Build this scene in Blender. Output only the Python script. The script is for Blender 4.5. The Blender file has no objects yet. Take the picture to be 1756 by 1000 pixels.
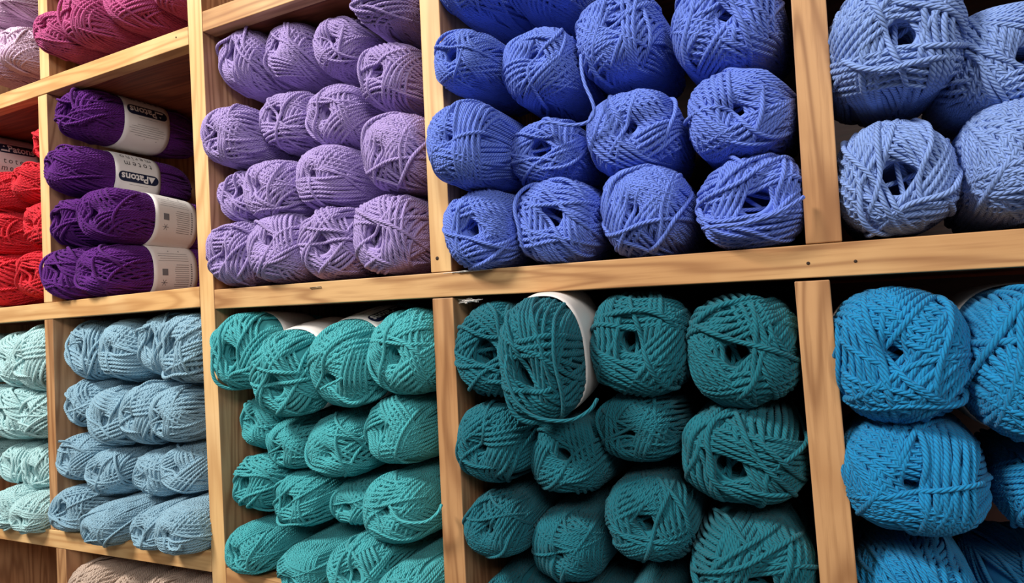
import bpy, math, random
import numpy as np
from mathutils import Matrix, Vector, Euler

# ------------------------------------------------------------------ camera, world, lights, exposure
sc = bpy.context.scene
C = sc.collection
Z0 = 1.50                                   # height of the middle of the shelving above the shop floor

def set_camera():
    f, yaw, p, r = 1101.29, 0.43974, 0.037206, -0.056655
    cx, cz, D = 0.34308, 0.015683, 0.530344
    cy, sy, cp, sp = math.cos(yaw), math.sin(yaw), math.cos(p), math.sin(p)
    fw = Vector((-sy*cp, cy*cp, sp)); rt = Vector((cy, sy, 0)); up = rt.cross(fw)
    rt2 = rt*math.cos(r) + up*math.sin(r); up2 = up*math.cos(r) - rt*math.sin(r)
    cd = bpy.data.cameras.new('camera'); co = bpy.data.objects.new('camera', cd); C.objects.link(co)
    M = Matrix.Identity(4)
    for i in range(3):
        M[i][0] = rt2[i]; M[i][1] = up2[i]; M[i][2] = -fw[i]
    M[0][3], M[1][3], M[2][3] = cx, -D, cz + Z0
    co.matrix_world = M
    cd.sensor_fit = 'HORIZONTAL'; cd.sensor_width = 36.0; cd.lens = 36.0*f/1756.0
    cd.clip_start = 0.01; cd.clip_end = 60
    sc.camera = co
set_camera()

w = bpy.data.worlds.new('shop_light'); sc.world = w; w.use_nodes = True
w.node_tree.nodes['Background'].inputs[0].default_value = (1.0, 0.96, 0.92, 1)
w.node_tree.nodes['Background'].inputs[1].default_value = 0.09

def area(name, loc, target, sx, sy, power, col):
    l = bpy.data.lights.new(name, 'AREA'); l.shape = 'RECTANGLE'; l.size = sx; l.size_y = sy
    l.energy = power; l.color = col
    o = bpy.data.objects.new(name, l); C.objects.link(o)
    o.location = Vector(loc) + Vector((0, 0, Z0))
    o.rotation_euler = (Vector(target) - Vector(loc)).to_track_quat('-Z', 'Y').to_euler()
area('ceiling_panel_light', (-0.80, -1.20, 1.40), (-0.1, 0, 0.0), 0.5, 0.35, 36, (1.0, 0.93, 0.85))
area('ceiling_panel_light', (1.1, -1.9, 1.15), (-0.1, 0, 0.0), 0.9, 0.6, 17, (1.0, 0.95, 0.9))

vs = sc.view_settings
vs.view_transform = 'Standard'; vs.look = 'None'; vs.gamma = 1.0; vs.use_curve_mapping = False
vs.exposure = 0.6
sc.cycles.max_bounces = 6; sc.cycles.diffuse_bounces = 3

# ------------------------------------------------------------------ helpers
def tag(o, label=None, cat=None, group=None, kind=None):
    if label: o['label'] = label
    if cat: o['category'] = cat
    if group: o['group'] = group
    if kind: o['kind'] = kind
    return o

def mesh_obj(name, verts, faces, mat, parent=None, smooth=False):
    me = bpy.data.meshes.new(name); me.from_pydata([tuple(v) for v in verts], [], faces); me.update()
    if mat: me.materials.append(mat)
    if smooth: me.polygons.foreach_set('use_smooth', [True]*len(me.polygons))
    o = bpy.data.objects.new(name, me); C.objects.link(o)
    if parent: o.parent = parent
    return o

def srgb(r, g, b):
    f = lambda c: (c/255/12.92) if c/255 <= 0.04045 else ((c/255+0.055)/1.055)**2.4
    return (f(r), f(g), f(b), 1)

def new_mat(name):
    m = bpy.data.materials.new(name); m.use_nodes = True
    nt = m.node_tree; b = nt.nodes['Principled BSDF']
    return m, nt, b

def N(nt, t, **kw):
    n = nt.nodes.new(t)
    for k, v in kw.items():
        setattr(n, k, v)
    return n

def math_node(nt, op, a, b=None, c=None):
    n = N(nt, 'ShaderNodeMath', operation=op)
    for i, v in enumerate((a, b, c)):
        if v is None: continue
        if isinstance(v, (int, float)): n.inputs[i].default_value = v
        else: nt.links.new(v, n.inputs[i])
    return n.outputs[0]

# ------------------------------------------------------------------ materials
def yarn_mat(name, col, dark=0.72):
    """plied wool: colour with slight fibre mottling, twisted plies as bump on the strand's own UVs"""
    m, nt, b = new_mat(name)
    L = nt.links.new
    uv = N(nt, 'ShaderNodeUVMap'); sep = N(nt, 'ShaderNodeSeparateXYZ'); L(uv.outputs[0], sep.inputs[0])
    ph = math_node(nt, 'ADD', math_node(nt, 'MULTIPLY', sep.outputs[0], 4.0), sep.outputs[1])
    tw = math_node(nt, 'ABSOLUTE', math_node(nt, 'SINE', math_node(nt, 'MULTIPLY', ph, math.pi)))
    tw = math_node(nt, 'POWER', tw, 0.6)
    tc = N(nt, 'ShaderNodeTexCoord')
    nz = N(nt, 'ShaderNodeTexNoise'); nz.inputs['Scale'].default_value = 900; nz.inputs['Detail'].default_value = 2
    L(tc.outputs['Object'], nz.inputs['Vector'])
    hgt = math_node(nt, 'ADD', tw, math_node(nt, 'MULTIPLY', nz.outputs[0], 0.35))
    bp = N(nt, 'ShaderNodeBump'); bp.inputs['Strength'].default_value = 1.0; bp.inputs['Distance'].default_value = 0.0008
    L(hgt, bp.inputs['Height']); L(bp.outputs[0], b.inputs['Normal'])
    n2 = N(nt, 'ShaderNodeTexNoise'); n2.inputs['Scale'].default_value = 60; n2.inputs['Detail'].default_value = 3
    L(tc.outputs['Object'], n2.inputs['Vector'])
    mix = N(nt, 'ShaderNodeMix', data_type='RGBA')
    L(n2.outputs[0], mix.inputs[0])
    c = srgb(*col)
    mix.inputs[6].default_value = tuple(x*dark for x in c[:3]) + (1,)
    mix.inputs[7].default_value = tuple(min(1, x*(2-dark)*0.98) for x in c[:3]) + (1,)
    L(mix.outputs[2], b.inputs['Base Color'])
    b.inputs['Roughness'].default_value = 0.85
    b.inputs['Specular IOR Level'].default_value = 0.25
    b.inputs['Sheen Weight'].default_value = 0.12
    b.inputs['Sheen Roughness'].default_value = 0.5
    b.inputs['Sheen Tint'].default_value = tuple(0.5+0.5*x for x in c[:3]) + (1,)
    return m

def wood_mat(name, light, mid, dark, axis, seed=0.0, gscale=1.0):
    m, nt, b = new_mat(name); L = nt.links.new
    tc = N(nt, 'ShaderNodeTexCoord'); mp = N(nt, 'ShaderNodeMapping')
    L(tc.outputs['Object'], mp.inputs[0])
    mp.inputs['Location'].default_value = (seed, seed*1.7, seed*0.6)
    s = [1.0, 1.0, 1.0]; s[axis] = 0.09
    mp.inputs['Scale'].default_value = s
    # large slow warp so the grain bends and makes cathedral figures
    wv = N(nt, 'ShaderNodeTexNoise'); wv.inputs['Scale'].default_value = 20*gscale; wv.inputs['Detail'].default_value = 2
    L(mp.outputs[0], wv.inputs['Vector'])
    g = math_node(nt, 'SINE', math_node(nt, 'MULTIPLY', wv.outputs[0], 80.0))
    g = math_node(nt, 'POWER', math_node(nt, 'MULTIPLY_ADD', g, 0.5, 0.5), 2.2)
    fine = N(nt, 'ShaderNodeTexNoise'); fine.inputs['Scale'].default_value = 260; fine.inputs['Detail'].default_value = 4
    mp2 = N(nt, 'ShaderNodeMapping'); s2 = [1.0, 1.0, 1.0]; s2[axis] = 0.05; mp2.inputs['Scale'].default_value = s2
    L(tc.outputs['Object'], mp2.inputs[0]); L(mp2.outputs[0], fine.inputs['Vector'])
    blot = N(nt, 'ShaderNodeTexNoise'); blot.inputs['Scale'].default_value = 7; blot.inputs['Detail'].default_value = 3
    L(tc.outputs['Object'], blot.inputs['Vector'])
    m1 = N(nt, 'ShaderNodeMix', data_type='RGBA'); m1.inputs[6].default_value = srgb(*light); m1.inputs[7].default_value = srgb(*mid)
    rm = N(nt, 'ShaderNodeMapRange'); rm.inputs[1].default_value = 0.42; rm.inputs[2].default_value = 0.58
    L(blot.outputs[0], rm.inputs[0]); L(rm.outputs[0], m1.inputs[0])
    m2 = N(nt, 'ShaderNodeMix', data_type='RGBA'); m2.inputs[7].default_value = srgb(*dark)
    L(m1.outputs[2], m2.inputs[6]); L(math_node(nt, 'MULTIPLY', g, 0.60), m2.inputs[0])
    m3 = N(nt, 'ShaderNodeMix', data_type='RGBA'); m3.inputs[7].default_value = srgb(*dark)
    L(m2.outputs[2], m3.inputs[6])
    fr = N(nt, 'ShaderNodeMapRange'); fr.inputs[1].default_value = 0.5; fr.inputs[2].default_value = 0.75; fr.inputs[4].default_value = 0.45
    L(fine.outputs[0], fr.inputs[0]); L(fr.outputs[0], m3.inputs[0])
    # small knots
    vo = N(nt, 'ShaderNodeTexVoronoi'); vo.inputs['Scale'].default_value = 5.2
    mp3 = N(nt, 'ShaderNodeMapping'); s3 = [1.0, 1.0, 1.0]; s3[axis] = 0.8; mp3.inputs['Scale'].default_value = s3
    mp3.inputs['Location'].default_value = (seed*3.1, 0.2, seed)
    L(tc.outputs['Object'], mp3.inputs[0]); L(mp3.outputs[0], vo.inputs['Vector'])
    kr = N(nt, 'ShaderNodeMapRange'); kr.inputs[1].default_value = 0.035; kr.inputs[2].default_value = 0.075
    kr.inputs[3].default_value = 0.75; kr.inputs[4].default_value = 0.0
    L(vo.outputs['Distance'], kr.inputs[0])
    m4 = N(nt, 'ShaderNodeMix', data_type='RGBA'); m4.inputs[7].default_value = srgb(int(dark[0]*.72), int(dark[1]*.62), int(dark[2]*.55))
    L(m3.outputs[2], m4.inputs[6]); L(kr.outputs[0], m4.inputs[0])
    L(m4.outputs[2], b.inputs['Base Color'])
    b.inputs['Roughness'].default_value = 0.5
    b.inputs['Specular IOR Level'].default_value = 0.35
    bp = N(nt, 'ShaderNodeBump'); bp.inputs['Strength'].default_value = 0.25; bp.inputs['Distance'].default_value = 0.0005
    L(fine.outputs[0], bp.inputs['Height']); L(bp.outputs[0], b.inputs['Normal'])
    return m

def plain_mat(name, col, rough=0.6, metal=0.0):
    m, nt, b = new_mat(name)
    tc = N(nt, 'ShaderNodeTexCoord'); nz = N(nt, 'ShaderNodeTexNoise'); nz.inputs['Scale'].default_value = 35
    nt.links.new(tc.outputs['Object'], nz.inputs['Vector'])
    mix = N(nt, 'ShaderNodeMix', data_type='RGBA'); c = srgb(*col)
    mix.inputs[6].default_value = tuple(x*0.93 for x in c[:3]) + (1,); mix.inputs[7].default_value = c
    nt.links.new(nz.outputs[0], mix.inputs[0]); nt.links.new(mix.outputs[2], b.inputs['Base Color'])
    b.inputs['Roughness'].default_value = rough; b.inputs['Metallic'].default_value = metal
    return m

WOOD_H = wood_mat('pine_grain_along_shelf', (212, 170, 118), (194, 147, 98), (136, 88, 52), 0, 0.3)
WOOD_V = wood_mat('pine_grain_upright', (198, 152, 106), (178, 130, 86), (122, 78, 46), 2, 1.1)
WOOD_L = wood_mat('pale_pine_shelf_edging', (230, 190, 134), (218, 172, 114), (176, 124, 74), 0, 4.1)
WOOD_P = wood_mat('pale_pine_post', (232, 194, 140), (224, 182, 124), (190, 142, 90), 2, 2.3, 0.6)
WOOD_IN = wood_mat('pine_side_face', (204, 158, 118), (186, 136, 98), (126, 82, 56), 2, 0.7)
WOOD_SH = wood_mat('shade_toned_shelf_panel', (150, 88, 56), (132, 72, 46), (84, 42, 28), 0, 1.9)  # same pine, with the shade under the shelves put into its brown
WOOD_BK = wood_mat('dark_back_panel', (56, 28, 21), (46, 22, 16), (28, 13, 10), 0, 2.9)  # dark reddish plywood, colour deepened further for the shade behind the balls
PAPER = plain_mat('label_paper', (236, 232, 230), 0.55)
NAVY = plain_mat('navy_print', (22, 32, 62), 0.5)
GREY = plain_mat('grey_print', (120, 122, 128), 0.6)
PRINT = plain_mat('black_print', (70, 66, 70), 0.6)
STEEL = plain_mat('dull_steel', (120, 112, 100), 0.4, 0.9)
DARKHOLE = plain_mat('dark_nail', (52, 36, 26), 0.7, 0.3)
LINT = plain_mat('white_lint', (232, 228, 222), 0.95)
WALLP = plain_mat('painted_wall', (200, 196, 188), 0.9)
FLOORM = plain_mat('grey_floor', (128, 118, 108), 0.8)

# ------------------------------------------------------------------ the shop behind and below the shelving
def box(name, x0, x1, y0, y1, z0, z1, mat, parent=None):
    v = [(x, y, z) for x in (x0, x1) for y in (y0, y1) for z in (z0, z1)]
    f = [(0, 1, 3, 2), (4, 6, 7, 5), (0, 4, 5, 1), (2, 3, 7, 6), (0, 2, 6, 4), (1, 5, 7, 3)]
    return mesh_obj(name, v, f, mat, parent)
DEPTH = 0.285
tag(box('wall_back', -3, 3, DEPTH+0.012, DEPTH+0.10, 0, 3.0, WALLP), kind='structure')
tag(box('floor', -3, 3, -3, DEPTH+0.10, -0.05, 0, FLOORM), kind='structure')

# ------------------------------------------------------------------ shelving unit
# edges of the boards: (position, lean) measured on the front plane y = 0
VX = {'d1La': (-.6211, -.0008), 'd1Ra': (-.5993, -.0018), 'd1L': (-.6281, -.0003), 'd1R': (-.6092, .0058),
      'd2L': (-.3145, -.0078), 'd2R': (-.2912, -.0055), 'd3L': (.0068, .0100), 'd3R': (.0300, .0077),
      'd4L': (.3300, -.0112), 'd4R': (.3541, -.0152), 'd4La': (.3388, .0114), 'd4Ra': (.3634, .0081),
      'd1Lb': (-.6165, -.0001), 'd1Rb': (-.5946, .0004)}
HZ = {'s0Bl': (.3629, .0038), 's0Tl': (.3850, .0064), 's1Tl': (.0703, .0040), 's1Bl': (.0468, -.0011),
      's2Tl': (-.2404, .0114), 's2Bl': (-.2643, .0082), 's0Br': (.3734, .0009), 's1Tr': (.0582, -.0147),
      's1Br': (.0338, -.0185)}
def vx(k, z): return VX[k][0] + VX[k][1]*z
def hz(k, x):
    if k == 's0Tr': return hz('s0Br', x) + .0245
    if k == 's2Tr': return -.2555 - .07*min(max(x+.29, 0), .35)
    if k == 's2Br': return hz('s2Tr', x) - .0245
    a, s = HZ[k]; return a + s*(x - (-.45 if k[-1] == 'l' else .2))

unit = bpy.data.objects.new('shelving_unit', None); C.objects.link(unit); unit.location = (0, 0, Z0)
tag(unit, 'pine cubby shelving unit holding all the balls of yarn', 'shelf')

def prism(name, front, y0, y1, mat, parent, mats=None, bev=0.0008):
    """front: four (x, z) corners, counter-clockwise seen from the front; made into a bevelled board from y0 to y1"""
    v = [(x, y0, z) for x, z in front] + [(x, y1, z) for x, z in front]
    f = [(0, 1, 2, 3), (7, 6, 5, 4), (0, 4, 5, 1), (1, 5, 6, 2), (2, 6, 7, 3), (3, 7, 4, 0)]
    o = mesh_obj(name, v, f, mat, parent)
    if mats:
        for m in mats: o.data.materials.append(m)
        for i in range(1, 6): o.data.polygons[i].material_index = 1
    b = o.modifiers.new('bevel', 'BEVEL'); b.width = bev; b.segments = 2; b.limit_method = 'ANGLE'
    return o

LX, RX = -0.945, 0.70
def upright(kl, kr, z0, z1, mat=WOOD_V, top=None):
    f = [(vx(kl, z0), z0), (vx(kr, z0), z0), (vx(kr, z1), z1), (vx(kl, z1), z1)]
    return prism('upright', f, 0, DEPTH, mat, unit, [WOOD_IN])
def shelf(kT, kB, x0, x1, mat=WOOD_H):
    f = [(x0, hz(kB, x0)), (x1, hz(kB, x1)), (x1, hz(kT, x1)), (x0, hz(kT, x0))]
    strip = prism('shelf_edging', f, 0, 0.018, mat, None)
    f2 = [(x, z - (0.0004 if i > 1 else -0.0004)) for i, (x, z) in enumerate(f)]
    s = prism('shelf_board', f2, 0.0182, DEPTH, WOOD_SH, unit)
    strip.parent = s
    return s, strip
# the tall pale post and the two end panels
post = upright('d2L', 'd2R', -.62, .72, WOOD_P)
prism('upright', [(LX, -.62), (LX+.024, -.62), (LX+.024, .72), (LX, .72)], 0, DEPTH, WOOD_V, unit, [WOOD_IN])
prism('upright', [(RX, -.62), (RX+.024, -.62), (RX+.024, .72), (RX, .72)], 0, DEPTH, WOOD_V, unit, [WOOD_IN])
g = 0.0006
xl, xr = LX+.024+g, vx('d2L', 0)
def lsh(T, B):
    z = (hz(T, -.32)+hz(B, -.32))/2
    return shelf(T, B, LX+.024+g, vx('d2L', z)-g, WOOD_L)
s0l = lsh('s0Tl', 's0Bl'); s1l = lsh('s1Tl', 's1Bl'); s2l = lsh('s2Tl', 's2Bl')
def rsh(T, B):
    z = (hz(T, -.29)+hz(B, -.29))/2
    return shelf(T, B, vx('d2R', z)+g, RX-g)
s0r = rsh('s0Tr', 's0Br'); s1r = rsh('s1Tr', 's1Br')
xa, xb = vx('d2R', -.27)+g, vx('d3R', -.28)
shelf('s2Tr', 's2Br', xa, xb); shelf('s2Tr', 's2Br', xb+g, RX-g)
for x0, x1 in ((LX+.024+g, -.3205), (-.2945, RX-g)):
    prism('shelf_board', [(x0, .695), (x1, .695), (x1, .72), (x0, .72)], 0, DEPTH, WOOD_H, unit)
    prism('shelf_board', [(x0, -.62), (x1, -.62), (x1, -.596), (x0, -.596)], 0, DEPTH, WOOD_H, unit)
# short dividers between the shelves
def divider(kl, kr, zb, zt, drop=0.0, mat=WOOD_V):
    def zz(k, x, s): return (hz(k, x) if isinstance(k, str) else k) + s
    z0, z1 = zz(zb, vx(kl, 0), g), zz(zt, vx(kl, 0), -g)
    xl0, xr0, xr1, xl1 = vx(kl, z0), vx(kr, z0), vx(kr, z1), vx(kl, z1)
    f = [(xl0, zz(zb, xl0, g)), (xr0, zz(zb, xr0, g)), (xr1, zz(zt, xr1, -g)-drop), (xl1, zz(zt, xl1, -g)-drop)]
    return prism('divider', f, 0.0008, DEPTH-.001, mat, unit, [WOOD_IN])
divider('d1La', 'd1Ra', 's0Tl', .695, mat=WOOD_P)
dv1 = divider('d1L', 'd1R', 's1Tl', 's0Bl', mat=WOOD_P)
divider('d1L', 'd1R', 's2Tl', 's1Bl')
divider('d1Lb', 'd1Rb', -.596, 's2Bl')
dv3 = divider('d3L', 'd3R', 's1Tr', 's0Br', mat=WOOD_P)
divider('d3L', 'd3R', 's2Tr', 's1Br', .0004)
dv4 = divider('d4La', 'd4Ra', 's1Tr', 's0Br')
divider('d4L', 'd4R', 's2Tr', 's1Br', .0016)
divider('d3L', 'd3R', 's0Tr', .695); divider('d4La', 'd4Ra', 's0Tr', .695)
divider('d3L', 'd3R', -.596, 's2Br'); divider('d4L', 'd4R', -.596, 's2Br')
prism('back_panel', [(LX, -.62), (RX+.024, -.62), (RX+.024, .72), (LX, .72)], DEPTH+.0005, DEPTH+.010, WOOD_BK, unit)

def disc(name, x, z, r, y, mat, parent, sq=1.0):
    """a nail head: a low dome on a face"""
    v = []; f = []; n = 14
    for k, (rr, yy) in enumerate(((1.0, 0.0), (.92, -.00035), (.55, -.0006))):
        for i in range(n):
            a = 2*math.pi*i/n
            v.append((x+rr*r*math.cos(a), y+yy, z+rr*r*sq*math.sin(a)))
    for k in range(2):
        for i in range(n):
            f.append((k*n+i, k*n+(i+1) % n, (k+1)*n+(i+1) % n, (k+1)*n+i))
    f.append([2*n+i for i in range(n)])
    return mesh_obj(name, v, f, mat, parent, True)
disc('nail_head', -0.3390, 0.3773, 0.0011, 0, DARKHOLE, s0l[1])
disc('nail_head', 0.3401, 0.0422, 0.0013, 0, DARKHOLE, s1r[1])
disc('nail_head', 0.3714, 0.0410, 0.0012, 0, DARKHOLE, s1r[1])
disc('nail_head', 0.0153, 0.0750, 0.0019, 0.0008, DARKHOLE, dv3)
disc('nail_head', -0.6178, 0.0861, 0.0012, 0.0008, DARKHOLE, dv1)
# a bent staple in the long shelf edging
def tube(name, pts, r, mat, parent, sides=8, uvs=True):
    V, F, UV = tube_arrays(np.array(pts, float), r, sides, False)
    me = arrays_mesh(name, V, F, UV, mat)
    o = bpy.data.objects.new(name, me); C.objects.link(o); o.parent = parent
    return o

def tube_arrays(P, r, sides, closed, pitch=0.0068):
    n = len(P)
    if closed:
        T = np.roll(P, -1, 0) - np.roll(P, 1, 0)
    else:
        T = np.gradient(P, axis=0)
    T /= np.linalg.norm(T, axis=1)[:, None] + 1e-12
    ref = np.array([0.31, 0.42, 0.853])
    # parallel transport of a frame
    Nn = np.zeros_like(P); v = np.cross(T[0], ref); v /= np.linalg.norm(v); Nn[0] = v
    for i in range(1, n):
        v = v - T[i]*np.dot(v, T[i]); v /= np.linalg.norm(v) + 1e-12; Nn[i] = v
    B = np.cross(T, Nn)
    a = np.arange(sides)*2*np.pi/sides
    rr = r if np.isscalar(r) else np.asarray(r)[:, None, None]
    V = P[:, None, :] + rr*(np.cos(a)[None, :, None]*Nn[:, None, :] + np.sin(a)[None, :, None]*B[:, None, :])
    m = n if closed else n-1
    i = np.arange(m)[:, None]; j = np.arange(sides)[None, :]
    i2 = (i+1) % n; j2 = (j+1) % sides
    F = np.stack([i*sides+j+0*i2, i*sides+j2+0*i2, i2*sides+j2, i2*sides+j], -1).reshape(-1, 4)
    L = np.concatenate([[0], np.cumsum(np.linalg.norm(np.diff(P, axis=0), axis=1))])/pitch
    if closed: L = np.append(L, L[-1] + np.linalg.norm(P[0]-P[-1])/pitch)
    u0 = (j/sides + 0*i); u1 = ((j+1)/sides + 0*i); v0 = L[i] + 0.0*j; v1 = L[i+1] + 0.0*j
    UV = np.stack([np.stack([u0, v0], -1), np.stack([u1, v0], -1), np.stack([u1, v1], -1), np.stack([u0, v1], -1)], 2).reshape(-1, 2)
    V = V.reshape(-1, 3)
    return V, F, UV

def arrays_mesh(name, V, F, UV, mat=None):
    me = bpy.data.meshes.new(name)
    me.vertices.add(len(V)); me.vertices.foreach_set('co', V.astype(np.float32).ravel())
    me.loops.add(F.size); me.loops.foreach_set('vertex_index', F.astype(np.int32).ravel())
    me.polygons.add(len(F)); me.polygons.foreach_set('loop_start', np.arange(0, F.size, 4, dtype=np.int32))
    me.polygons.foreach_set('use_smooth', np.ones(len(F), bool))
    uvl = me.uv_layers.new(name='UVMap'); uvl.data.foreach_set('uv', UV.astype(np.float32).ravel())
    me.update(calc_edges=True)
    if mat is not None: me.materials.append(mat)
    return me

# ------------------------------------------------------------------ winding a ball of yarn
RB, HB, PB = 0.0365, 0.078, 3.0             # radius, half length and squareness of a ball's profile
def profile(y):                             # radius of the body at axial position y
    return RB*np.clip(1-np.abs(y/HB)**PB, 0, 1)**(1/PB)

def squircle(a, n=2.5):                      # balls are pressed slightly square by their neighbours
    return (np.abs(np.cos(a))**n + np.abs(np.sin(a))**n)**(-1/n)

class Height:                               # how high the yarn has piled up, by direction from the centre
    n = 110
    def __init__(s): s.H = np.zeros((6, s.n, s.n), np.float32)
    def idx(s, P):
        D = P/np.array([RB, HB, RB]); A = np.abs(D); ax = A.argmax(1); r = np.arange(len(D))
        m = D[r, ax]; f = ax*2 + (m < 0)
        o1 = (ax+1) % 3; o2 = (ax+2) % 3
        u = D[r, o1]/np.abs(m); v = D[r, o2]/np.abs(m)
        i = np.clip(((u+1)*.5*s.n).astype(int), 0, s.n-1); j = np.clip(((v+1)*.5*s.n).astype(int), 0, s.n-1)
        return f, i, j

def smooth_cyc(x, k):
    ker = np.hanning(k+2)[1:-1]; ker /= ker.sum()
    e = np.concatenate([x[-k:], x, x[:k]])
    return np.convolve(e, ker, 'same')[k:-k]
def max_cyc(x, k):
    y = x.copy()
    for s in range(1, k+1):
        y = np.maximum(y, np.maximum(np.roll(x, s), np.roll(x, -s)))
    return y

T0 = np.linspace(0, 2*np.pi, 1200, endpoint=False)
def loop_curve(phi, d0, d1, wob, rs):
    """closed loop round the ball: passes the front end at offset d0 and the back end at offset d1 from the axis"""
    ct, st = np.cos(T0), np.sin(T0)
    lo = np.zeros_like(T0); hi = np.full_like(T0, 1.3)
    def delta(y): return (d0+d1)/2 + (d0-d1)/2*(-y/HB)
    for _ in range(22):
        a = (lo+hi)/2; y = -a*ct*HB; d = delta(y)
        g_ = (np.sqrt((a*RB*st)**2 + d*d)/RB)**PB + np.abs(a*ct)**PB - 1
        lo = np.where(g_ < 0, a, lo); hi = np.where(g_ < 0, hi, a)
    a = (lo+hi)/2; w_ = a*RB*st; y = -a*ct*HB
    k = rs.uniform(0, 6.28, 4); am = rs.normal(0, wob, 4)
    d = delta(y) + sum(am[i]*np.sin((i+1)*T0 + k[i]) for i in range(4))
    c, s = math.cos(phi), math.sin(phi)
    P = np.stack([w_*c - d*s, y, w_*s + d*c], 1)
    # resample evenly
    L = np.concatenate([[0], np.cumsum(np.linalg.norm(np.diff(np.vstack([P, P[:1]]), axis=0), axis=1))])
    m = int(L[-1]/0.0011); t = np.linspace(0, L[-1], m, endpoint=False)
    Pc = np.vstack([P, P[:1]])
    return np.stack([np.interp(t, L, Pc[:, i]) for i in range(3)], 1)

def surf_normal(P):
    Nn = np.stack([np.sign(P[:, 0])*0 + P[:, 0], P[:, 1]*0, P[:, 2]], 1)
    rho = np.linalg.norm(Nn, axis=1)
    gr = (rho/RB)**(PB-1)/RB; gy = np.sign(P[:, 1])*np.abs(P[:, 1]/HB)**(PB-1)/HB
    Nn = Nn/(rho[:, None]+1e-9)*gr[:, None]; Nn[:, 1] = gy
    return Nn/(np.linalg.norm(Nn, axis=1)[:, None]+1e-12)

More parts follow.
